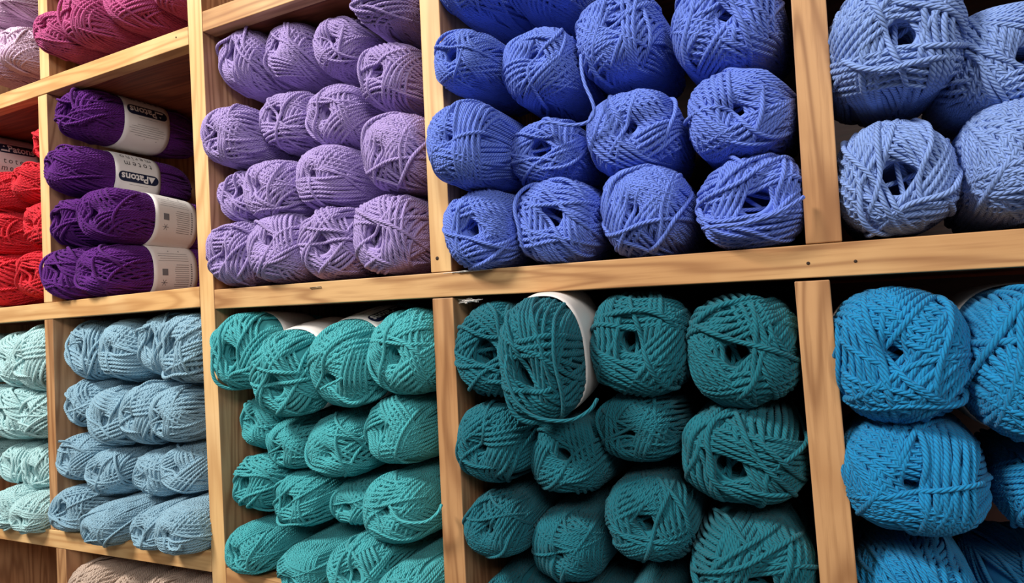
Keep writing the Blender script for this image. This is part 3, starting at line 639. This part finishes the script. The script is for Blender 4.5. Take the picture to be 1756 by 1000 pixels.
WORDS = {
    'A1': 'pale pink wool ball, upper one beside the divider',
    'A2': 'pale pink wool ball resting on the shelf at the photo edge',
    'A3': 'pale pink wool ball, lower one beside the divider',
    'A4': 'pale pink wool ball in the upper row at the photo edge',
    'B1': 'magenta wool ball, leftmost on the shelf and bulging over the divider',
    'B2': 'magenta wool ball, second from left on the shelf',
    'B3': 'magenta wool ball, third from left on the shelf',
    'B4': 'magenta wool ball, rightmost on the shelf beside the tall post',
    'B5': 'magenta wool ball, leftmost in the upper row',
    'B6': 'magenta wool ball, second from left in the upper row',
    'B7': 'magenta wool ball, third from left in the upper row',
    'C1': 'deep purple wool ball lying on top of the pile, upside-down logo band',
    'C2': 'deep purple wool ball with white band, second from top of the pile',
    'C3': 'deep purple wool ball without visible band, left end of the third layer',
    'C4': 'deep purple wool ball with care-print band, right side of the third layer',
    'C5': 'deep purple wool ball without visible band, left on the bottom shelf',
    'C6': 'deep purple wool ball with care-print band, right on the bottom shelf',
    'D11': 'lilac wool ball, leftmost in the top row of its cubby',
    'D12': 'lilac wool ball, second from left in the top row of its cubby',
    'D13': 'lilac wool ball, third from left in the top row of its cubby',
    'D14': 'lilac wool ball, rightmost in the top row of its cubby',
    'D21': 'lilac wool ball, leftmost in the second row of its cubby',
    'D22': 'lilac wool ball, second from left in the second row of its cubby',
    'D23': 'lilac wool ball, third from left in the second row of its cubby',
    'D24': 'lilac wool ball, rightmost in the second row of its cubby',
    'D31': 'lilac wool ball, leftmost in the third row of its cubby',
    'D32': 'lilac wool ball, second from left in the third row of its cubby',
    'D33': 'lilac wool ball, third from left in the third row of its cubby',
    'D34': 'lilac wool ball, rightmost in the third row of its cubby',
    'D41': 'lilac wool ball, leftmost in the bottom row of its cubby',
    'D42': 'lilac wool ball, second from left in the bottom row of its cubby',
    'D43': 'lilac wool ball, third from left in the bottom row of its cubby',
    'D44': 'lilac wool ball, rightmost in the bottom row of its cubby',
    'E01': 'royal blue wool ball, leftmost of four stacks, topmost ball down',
    'E02': 'royal blue wool ball, second from left of four stacks, topmost ball down',
    'E11': 'royal blue wool ball, leftmost of four stacks, second ball down',
    'E12': 'royal blue wool ball, second from left of four stacks, second ball down',
    'E13': 'royal blue wool ball, topmost visible in the third stack',
    'E14': 'royal blue wool ball, topmost visible in the rightmost stack',
    'E21': 'royal blue wool ball, leftmost of four stacks, third ball down',
    'E22': 'royal blue wool ball, second from left of four stacks, third ball down',
    'E23': 'royal blue wool ball, middle in the third stack',
    'E24': 'royal blue wool ball, middle in the rightmost stack',
    'E31': 'royal blue wool ball, leftmost of four stacks, lowest ball down',
    'E32': 'royal blue wool ball, second from left of four stacks, lowest ball down',
    'E33': 'royal blue wool ball, lowest in the third stack',
    'E34': 'royal blue wool ball, lowest in the rightmost stack',
    'F11': 'cornflower blue wool ball, upper left, with large open hole',
    'F12': 'cornflower blue wool ball, upper right at the photo edge',
    'F21': 'cornflower blue wool ball, lower left on the shelf',
    'F22': 'cornflower blue wool ball, lower right on the shelf at the photo edge',
    'G11': 'bright red wool ball with white upright logo band',
    'G12': 'bright red wool ball peeking out from behind the divider, top right',
    'G21': 'bright red wool ball, left in the second row',
    'G22': 'bright red wool ball, beside the divider in the second row',
    'G31': 'bright red wool ball, left in the third row',
    'G32': 'bright red wool ball, beside the divider in the third row',
    'G41': 'bright red wool ball, left on the shelf in the bottom row',
    'G42': 'bright red wool ball, on the shelf beside the divider in the bottom row',
    'H10': 'pale mint blue wool ball at the photo edge, top row',
    'H11': 'pale mint blue wool ball, middle of the top row',
    'H12': 'pale mint blue wool ball beside the divider, top row',
    'H20': 'pale mint blue wool ball at the photo edge, second row',
    'H21': 'pale mint blue wool ball, middle of the second row',
    'H22': 'pale mint blue wool ball beside the divider, second row',
    'H30': 'pale mint blue wool ball at the photo edge, third row',
    'H31': 'pale mint blue wool ball, middle of the third row',
    'H32': 'pale mint blue wool ball beside the divider, third row',
    'H41': 'pale mint blue wool ball on the shelf, left in the bottom row',
    'H42': 'pale mint blue wool ball on the shelf beside the divider, bottom row',
    'I11': 'dusty sky blue wool ball, leftmost in the top row of its cubby',
    'I12': 'dusty sky blue wool ball, second from left in the top row of its cubby',
    'I13': 'dusty sky blue wool ball, third from left in the top row of its cubby',
    'I14': 'dusty sky blue wool ball, rightmost in the top row of its cubby',
    'I21': 'dusty sky blue wool ball, leftmost in the second row of its cubby',
    'I22': 'dusty sky blue wool ball, second from left in the second row of its cubby',
    'I23': 'dusty sky blue wool ball, third from left in the second row of its cubby',
    'I24': 'dusty sky blue wool ball, rightmost in the second row of its cubby',
    'I31': 'dusty sky blue wool ball, leftmost in the third row of its cubby',
    'I32': 'dusty sky blue wool ball, second from left in the third row of its cubby',
    'I33': 'dusty sky blue wool ball, third from left in the third row of its cubby',
    'I34': 'dusty sky blue wool ball, rightmost in the third row of its cubby',
    'I41': 'dusty sky blue wool ball, leftmost in the bottom row of its cubby',
    'I42': 'dusty sky blue wool ball, second from left in the bottom row of its cubby',
    'I43': 'dusty sky blue wool ball, third from left in the bottom row of its cubby',
    'I44': 'dusty sky blue wool ball, rightmost in the bottom row of its cubby',
    'J11': 'turquoise wool ball, leftmost in the top row of its cubby',
    'J12': 'turquoise wool ball, second from left in the top row of its cubby',
    'J13': 'turquoise wool ball, third from left in the top row of its cubby',
    'J14': 'turquoise wool ball, rightmost in the top row of its cubby',
    'J21': 'turquoise wool ball, leftmost in the second row of its cubby',
    'J22': 'turquoise wool ball, second from left in the second row of its cubby',
    'J23': 'turquoise wool ball, third from left in the second row of its cubby',
    'J24': 'turquoise wool ball, rightmost in the second row of its cubby',
    'J31': 'turquoise wool ball, leftmost in the third row of its cubby',
    'J32': 'turquoise wool ball, second from left in the third row of its cubby',
    'J33': 'turquoise wool ball, third from left in the third row of its cubby',
    'J34': 'turquoise wool ball, rightmost in the third row of its cubby',
    'J41': 'turquoise wool ball, leftmost in the bottom row of its cubby',
    'J42': 'turquoise wool ball, second from left in the bottom row of its cubby',
    'J43': 'turquoise wool ball, third from left in the bottom row of its cubby',
    'J44': 'turquoise wool ball, rightmost in the bottom row of its cubby',
    'K11': 'dark teal wool ball, leftmost in the top row of its cubby',
    'K12': 'dark teal wool ball jutting out over the row below, white band on its side',
    'K13': 'dark teal wool ball, third from left in the top row of its cubby',
    'K14': 'dark teal wool ball, rightmost in the top row of its cubby',
    'K21': 'dark teal wool ball, leftmost in the second row of its cubby',
    'K22': 'dark teal wool ball, second from left in the second row of its cubby',
    'K23': 'dark teal wool ball, third from left in the second row of its cubby',
    'K24': 'dark teal wool ball, rightmost in the second row of its cubby',
    'K31': 'dark teal wool ball, leftmost in the third row of its cubby',
    'K32': 'dark teal wool ball, second from left in the third row of its cubby',
    'K33': 'dark teal wool ball, third from left in the third row of its cubby',
    'K34': 'dark teal wool ball, rightmost in the third row of its cubby',
    'K41': 'dark teal wool ball, leftmost in the bottom row of its cubby',
    'K42': 'dark teal wool ball, second from left in the bottom row of its cubby',
    'K43': 'dark teal wool ball, third from left in the bottom row of its cubby',
    'K44': 'dark teal wool ball, rightmost in the bottom row of its cubby',
    'L11': 'cerulean blue wool ball with paper band edge, top left of its cubby',
    'L12': 'cerulean blue wool ball with paper band edge, top right at photo edge',
    'L21': 'cerulean blue wool ball, left in the middle row',
    'L22': 'cerulean blue wool ball, right in the middle row',
    'L31': 'cerulean blue wool ball, left in the lowest visible row',
    'L32': 'cerulean blue wool ball, right in the lowest visible row',
    'M11': 'oatmeal beige wool ball, leftmost under the bottom left shelf',
    'M12': 'oatmeal beige wool ball, second from left under the shelf',
    'M13': 'oatmeal beige wool ball, third from left under the shelf',
    'M14': 'oatmeal beige wool ball, rightmost beside the tall post',
}
BALL = {}; HB_LONG = 0.095
for key, (x, z, rx, rz, y0, var, rot, yaw, pit) in BALLS.items():
    o = bpy.data.objects.new('yarn_ball', VARIANTS[var]); C.objects.link(o)
    o.material_slots[0].link = 'OBJECT'; o.material_slots[0].material = YM[key[0]]
    k = 0.968                                   # the strands stand proud of the body
    sx, sz = k*rx/RB, k*rz/RB
    if rot % 2: sx, sz = sz, sx
    hb = HB_LONG if key[0] in 'CG' else HB
    if key[0] == 'M': z += .020
    M = Matrix.Translation((x, y0+hb, z+Z0)) @ Matrix.Rotation(math.radians(yaw), 4, 'Z') @ Matrix.Rotation(math.radians(pit), 4, 'X') \
        @ Matrix.Rotation(rot*math.pi/2, 4, 'Y') @ Matrix.Diagonal((sx, 0.98*hb/HB, sz, 1))
    o.matrix_world = M
    tag(o, WORDS[key], 'yarn ball', COL[key[0]][0] + ' yarn balls')
    BALL[key] = o

# ------------------------------------------------------------------ printed paper bands
def font_mesh(txt, size, space=1.0, bold=0.0):
    cu = bpy.data.curves.new('lettering', 'FONT'); cu.body = txt; cu.size = size; cu.space_character = space
    cu.align_x = 'CENTER'; cu.align_y = 'CENTER'; cu.offset = bold; cu.resolution_u = 2
    o = bpy.data.objects.new('lettering', cu); C.objects.link(o)
    bpy.context.view_layer.update()
    me = bpy.data.meshes.new_from_object(o.evaluated_get(bpy.context.evaluated_depsgraph_get()))
    bpy.data.objects.remove(o); bpy.data.curves.remove(cu)
    V = [v.co.copy() for v in me.vertices]; F = [tuple(p.vertices) for p in me.polygons]
    bpy.data.meshes.remove(me)
    return V, F
def rect_grid(x0, x1, y0, y1, nx=1, ny=1):
    V = [Vector((x0+(x1-x0)*i/nx, y0+(y1-y0)*j/ny, 0)) for j in range(ny+1) for i in range(nx+1)]
    F = [(j*(nx+1)+i, j*(nx+1)+i+1, (j+1)*(nx+1)+i+1, (j+1)*(nx+1)+i) for j in range(ny) for i in range(nx)]
    return V, F
def merge(parts):
    V, F = [], []
    for v, f in parts:
        n = len(V); V += v; F += [tuple(n+i for i in t) for t in f]
    return V, F

Y_A, Y_B = -0.034, 0.034                    # the band's edges along the ball, from its middle
def band(key, parent, ang0, flip, kind, dy=0.0):
    """paper band round the ball; ang0: direction the printed panel faces (radians from +x up); flip: printed side upside down"""
    x, z, rx, rz, y0 = BALLS[key][:5]
    grow = 1.10; hb = HB_LONG if key[0] in 'CG' else HB
    root_inv = parent.matrix_world.inverted()
    frame = Matrix.Translation((x, y0+hb, z+Z0)) @ Matrix.Rotation(math.radians(BALLS[key][7]), 4, 'Z') @ Matrix.Rotation(math.radians(BALLS[key][8]), 4, 'X')
    def at(s, c, lift=0.0):
        """s along the ball (m), c round it (m)"""
        R = (rx+rz)/2*grow
        a = ang0 + c/R
        k = (1-abs(s/hb)**PB)**(1/PB)
        k *= float(squircle(a-0.0))
        return frame @ Vector(((rx*grow*k+lift)*math.cos(a), s+dy, (rz*grow*k+lift)*math.sin(a)))
    R = (rx+rz)/2*grow
    n, m = 96, 10; V, F = [], []
    for lift in (0.0, -0.0003):
        for j in range(m+1):
            for i in range(n):
                s = Y_A + (Y_B-Y_A)*j/m
                V.append(at(s, 2*math.pi*R*i/n, lift))
    q = (m+1)*n
    for j in range(m):
        for i in range(n):
            i2 = (i+1) % n
            F.append((j*n+i, j*n+i2, (j+1)*n+i2, (j+1)*n+i)); F.append((q+j*n+i2, q+j*n+i, q+(j+1)*n+i, q+(j+1)*n+i2))
    for i in range(n):
        i2 = (i+1) % n
        F.append((i2, i, q+i, q+i2)); F.append((m*n+i, m*n+i2, q+m*n+i2, q+m*n+i))
    b = mesh_obj('paper_band', V, F, PAPER, None, True)
    b.parent = parent; b.matrix_parent_inverse = root_inv
    b['label'] = 'white printed paper band'
    def put(name, VF, mat, lift):
        V, F = VF; sg = -1 if flip else 1; sm = (Y_A+Y_B)/2
        W = [at(sm + sg*v.x, sg*v.y, lift) for v in V]
        o = mesh_obj(name, W, F, mat, None); o.parent = b
        return o
    if kind == 'front':
        # pill with the maker's name
        def pill(w_, h_, yc):
            nx, ny = 30, 8; Vp = []; Fp = []; rr = h_/2
            xs = [-w_/2 + rr*(1-math.cos(math.pi/2*i/7)) for i in range(7)] + [-w_/2+rr+(w_-2*rr)*i/15 for i in range(16)] + [w_/2 - rr*(1-math.cos(math.pi/2*i/7)) for i in range(6, -1, -1)]
            for x_ in xs:
                e_ = max(0.0, abs(x_)-(w_/2-rr)); hh_ = math.sqrt(max(1e-9, rr*rr-e_*e_))
                for j in range(ny+1): Vp.append(Vector((x_, yc - hh_ + 2*hh_*j/ny, 0)))
            for i in range(len(xs)-1):
                for j in range(ny):
                    q_ = i*(ny+1)+j; Fp.append((q_, q_+ny+1, q_+ny+2, q_+1))
            return Vp, Fp
        put('logo_patch', pill(.060, .0145, .012), NAVY, .00025)
        v, f = font_mesh('Patons', .0150, 1.0, .0004); v = [p + Vector((.006, .0118, 0)) for p in v]
        tri = ([Vector((-.0245, .0072, 0)), Vector((-.0135, .0072, 0)), Vector((-.019, .0168, 0))], [(0, 1, 2)])
        put('lettering', merge([(v, f), tri]), PAPER, .0005)
        v1, f1 = font_mesh('totem', .0125, 1.45); v1 = [p + Vector((0, -.008, 0)) for p in v1]
        v2, f2 = font_mesh('merino', .0125, 1.35); v2 = [p + Vector((0, -.0195, 0)) for p in v2]
        parts = [(v1, f1), (v2, f2)]
        put('lettering', merge(parts), PRINT, .0003)
        bars = [rect_grid(-w2, w2, c_, c_+.0004, 4) for w2, c_ in ((.014, .0225), (.016, .0330), (.024, .0360), (.027, .0390), (.024, .0420), (.026, .0450), (.018, .0480))] + [rect_grid(-.016, -.0148, .0518, .0530), rect_grid(.002, .0032, .0518, .0530)]
        put('small_print', merge(bars), GREY, .0003)
    elif kind == 'back':
        rs = random.Random(key); bars = []
        for k in range(4): bars.append(rect_grid(-.026+.003*rs.random(), .020, .0285-.0034*k, .0289-.0034*k, 4))
        for k in range(11): bars.append(rect_grid(.000-.004*rs.random(), .0195, .0125-.0030*k, .0130-.0030*k, 2))
        for k in range(10):
            y_ = .013-.0033*k; bars.append(rect_grid(.0225, .0225+.0022, y_, y_+.0016))
        bars += [rect_grid(.008, .0095, .0325, .034), rect_grid(-.008, -.0065, .0325, .034)]
        for k in range(3):                      # the little starred care mark
            a = k*math.pi/3; c_, s_ = math.cos(a)*.0045, math.sin(a)*.0045; cx_, cy_ = -.0185, -.012
            px_, py_ = -s_*.08, c_*.08
            bars.append(([Vector((cx_-c_-px_, cy_-s_-py_, 0)), Vector((cx_+c_-px_, cy_+s_-py_, 0)), Vector((cx_+c_+px_, cy_+s_+py_, 0)), Vector((cx_-c_+px_, cy_-s_+py_, 0))], [(0, 1, 2, 3)]))
        put('small_print', merge(bars), GREY, .0003)
        put('gauge_square', rect_grid(-.022, -.0135, -.002, .007, 2, 3), GREY, .0003)
    return b
band('C1', BALL['C1'], math.radians(38), True, 'front')
band('C2', BALL['C2'], math.radians(12), True, 'front')
band('C4', BALL['C4'], math.radians(0), False, 'back')
band('C6', BALL['C6'], math.radians(-8), False, 'back')
band('G11', BALL['G11'], math.radians(4), False, 'front')
band('J11', BALL['J11'], math.radians(100), False, 'back')
band('J12', BALL['J12'], math.radians(110), False, 'back')
band('J13', BALL['J13'], math.radians(75), True, 'front')
band('K12', BALL['K12'], math.radians(200), True, 'back')
band('L11', BALL['L11'], math.radians(200), True, 'back', .012)
band('L12', BALL['L12'], math.radians(60), True, 'back', .030)

# ------------------------------------------------------------------ yarn ends and slack loops hanging off the balls
def catmull(pts, n=10):
    P = [Vector(p) for p in pts]; P = [P[0]*2-P[1]] + P + [P[-1]*2-P[-2]]; out = []
    for i in range(1, len(P)-2):
        for k in range(n):
            t = k/n; a, b, c, d = P[i-1:i+3]
            out.append(0.5*((2*b)+(c-a)*t+(2*a-5*b+4*c-d)*t*t+(3*b-a-3*c+d)*t**3))
    out.append(P[-2]); return out
def strand(name, key, pts, r=.00155, n=10):
    P = [p + Vector((0, 0, Z0)) for p in catmull(pts, n)]
    V, F, UV = tube_arrays(np.array([tuple(p) for p in P]), r, 8, False)
    me = arrays_mesh(name, V, F, UV, YM[key[0]])
    o = bpy.data.objects.new(name, me); C.objects.link(o)
    o.parent = BALL[key]; o.matrix_parent_inverse = BALL[key].matrix_world.inverted()
    return o
strand('slack_loop', 'E12', [(0.1727, 0.0000, 0.2387), (0.1764, -0.0120, 0.2221), (0.1805, -0.0180, 0.2058), (0.1859, -0.0200, 0.1918), (0.1878, -0.0200, 0.1816), (0.1831, -0.0180, 0.1751), (0.1741, -0.0160, 0.1737), (0.1606, -0.0160, 0.1757), (0.1475, -0.0160, 0.1801), (0.1374, -0.0140, 0.1813), (0.1331, -0.0080, 0.1800)])
strand('slack_loop', 'K12', [(0.1108, -0.0500, -0.0135), (0.1132, -0.0620, -0.0250), (0.1179, -0.0670, -0.0394), (0.1256, -0.0690, -0.0539), (0.1376, -0.0670, -0.0641), (0.1538, -0.0650, -0.0678), (0.1688, -0.0600, -0.0671), (0.1793, -0.0520, -0.0610), (0.1816, -0.0400, -0.0546)])
strand('slack_loop', 'J34', [(-0.0459, -0.0120, -0.1634), (-0.0311, -0.0200, -0.1721), (-0.0145, -0.0220, -0.1739), (0.0032, -0.0220, -0.1708), (0.0139, -0.0200, -0.1631), (0.0137, -0.0120, -0.1579)])
strand('yarn_end', 'I21', [(-0.5317, 0.0050, -0.0680), (-0.5394, -0.0040, -0.0721), (-0.5504, -0.0080, -0.0762), (-0.5623, -0.0100, -0.0783)])
strand('yarn_end', 'I31', [(-0.5708, 0.0040, -0.1253), (-0.5757, -0.0020, -0.1203), (-0.5793, -0.0080, -0.1184), (-0.5813, -0.0120, -0.1177)])
strand('yarn_end', 'I11', [(-0.5576, 0.0080, 0.0125), (-0.5625, 0.0040, 0.0121), (-0.5647, 0.0000, 0.0116), (-0.5660, -0.0030, 0.0103)])
strand('yarn_end', 'J13', [(-0.0877, -0.0220, -0.0369), (-0.0941, -0.0260, -0.0404), (-0.1022, -0.0280, -0.0436), (-0.1096, -0.0300, -0.0474)])
strand('slack_loop', 'I44', [(-0.3416, -0.0300, -0.2178), (-0.3385, -0.0340, -0.2247), (-0.3301, -0.0360, -0.2264), (-0.3204, -0.0360, -0.2248), (-0.3189, -0.0340, -0.2201)])
strand('slack_loop', 'E34', [(0.2669, -0.0100, 0.0754), (0.2792, -0.0200, 0.0749), (0.2965, -0.0240, 0.0743), (0.3150, -0.0240, 0.0774), (0.3291, -0.0200, 0.0831), (0.3403, -0.0080, 0.0911)])

# ------------------------------------------------------------------ bits lying on the shelves
tube('staple', [(-0.1441, .002, 0.0572), (-0.1441, -.0012, 0.0572), (-0.1296, -.0014, 0.0575), (-0.1296, .002, 0.0575)], .0005, STEEL, s1r[1])
pz = hz('s2Tr', -.27) + Z0
v = []
for zz_ in (0.0006, 0.0009):
    for x_, y_ in ((-.279, .018), (-.262, .0035), (-.246, .0045), (-.252, .030), (-.268, .032)):
        v.append((x_, y_, pz - .07*(x_+.27) + zz_ + .0008*math.sin(x_*300)))
pp_ = mesh_obj('paper_scrap', v, [(4, 3, 2, 1, 0), (5, 6, 7, 8, 9)] + [(i, (i+1) % 5, 5+(i+1) % 5, 5+i) for i in range(5)], PAPER)
tag(pp_, 'small white paper scrap on the shelf under the turquoise balls', 'paper scrap')
rsl = np.random.RandomState(4); pl = []; 
def lint(cx, cz, wx, wz, n, y):
    Vs, Fs, UVs, nv = [], [], [], 0
    for k in range(n):
        c = np.array([cx+rsl.normal(0, wx), y+rsl.uniform(-.001, .001), cz+rsl.normal(0, wz)])
        t = np.linspace(0, 1, 9)[:, None]; d = rsl.normal(0, 1, 3)*np.array([wx, .0006, wz]); e = rsl.normal(0, 1, 3)*np.array([wx, .0006, wz])
        Pp = c + d*(t-.5)*1.6 + e*np.sin(t*3.1)*.6
        V, F, UV = tube_arrays(Pp, .00022, 5, False); Vs.append(V); Fs.append(F+nv); UVs.append(UV); nv += len(V)
    return arrays_mesh('lint', np.vstack(Vs), np.vstack(Fs), np.vstack(UVs), LINT)
o = bpy.data.objects.new('lint_tuft', lint(0.0452, 0.0318, .0042, .0008, 46, .0045)); C.objects.link(o); o.location.z = Z0
tag(o, 'white lint tuft caught under the shelf edge above dark teal balls', 'lint')
o = bpy.data.objects.new('glue_residue', lint(0.0511, 0.0597, .0075, .0003, 50, -.0008)); C.objects.link(o); o.parent = s1r[1]
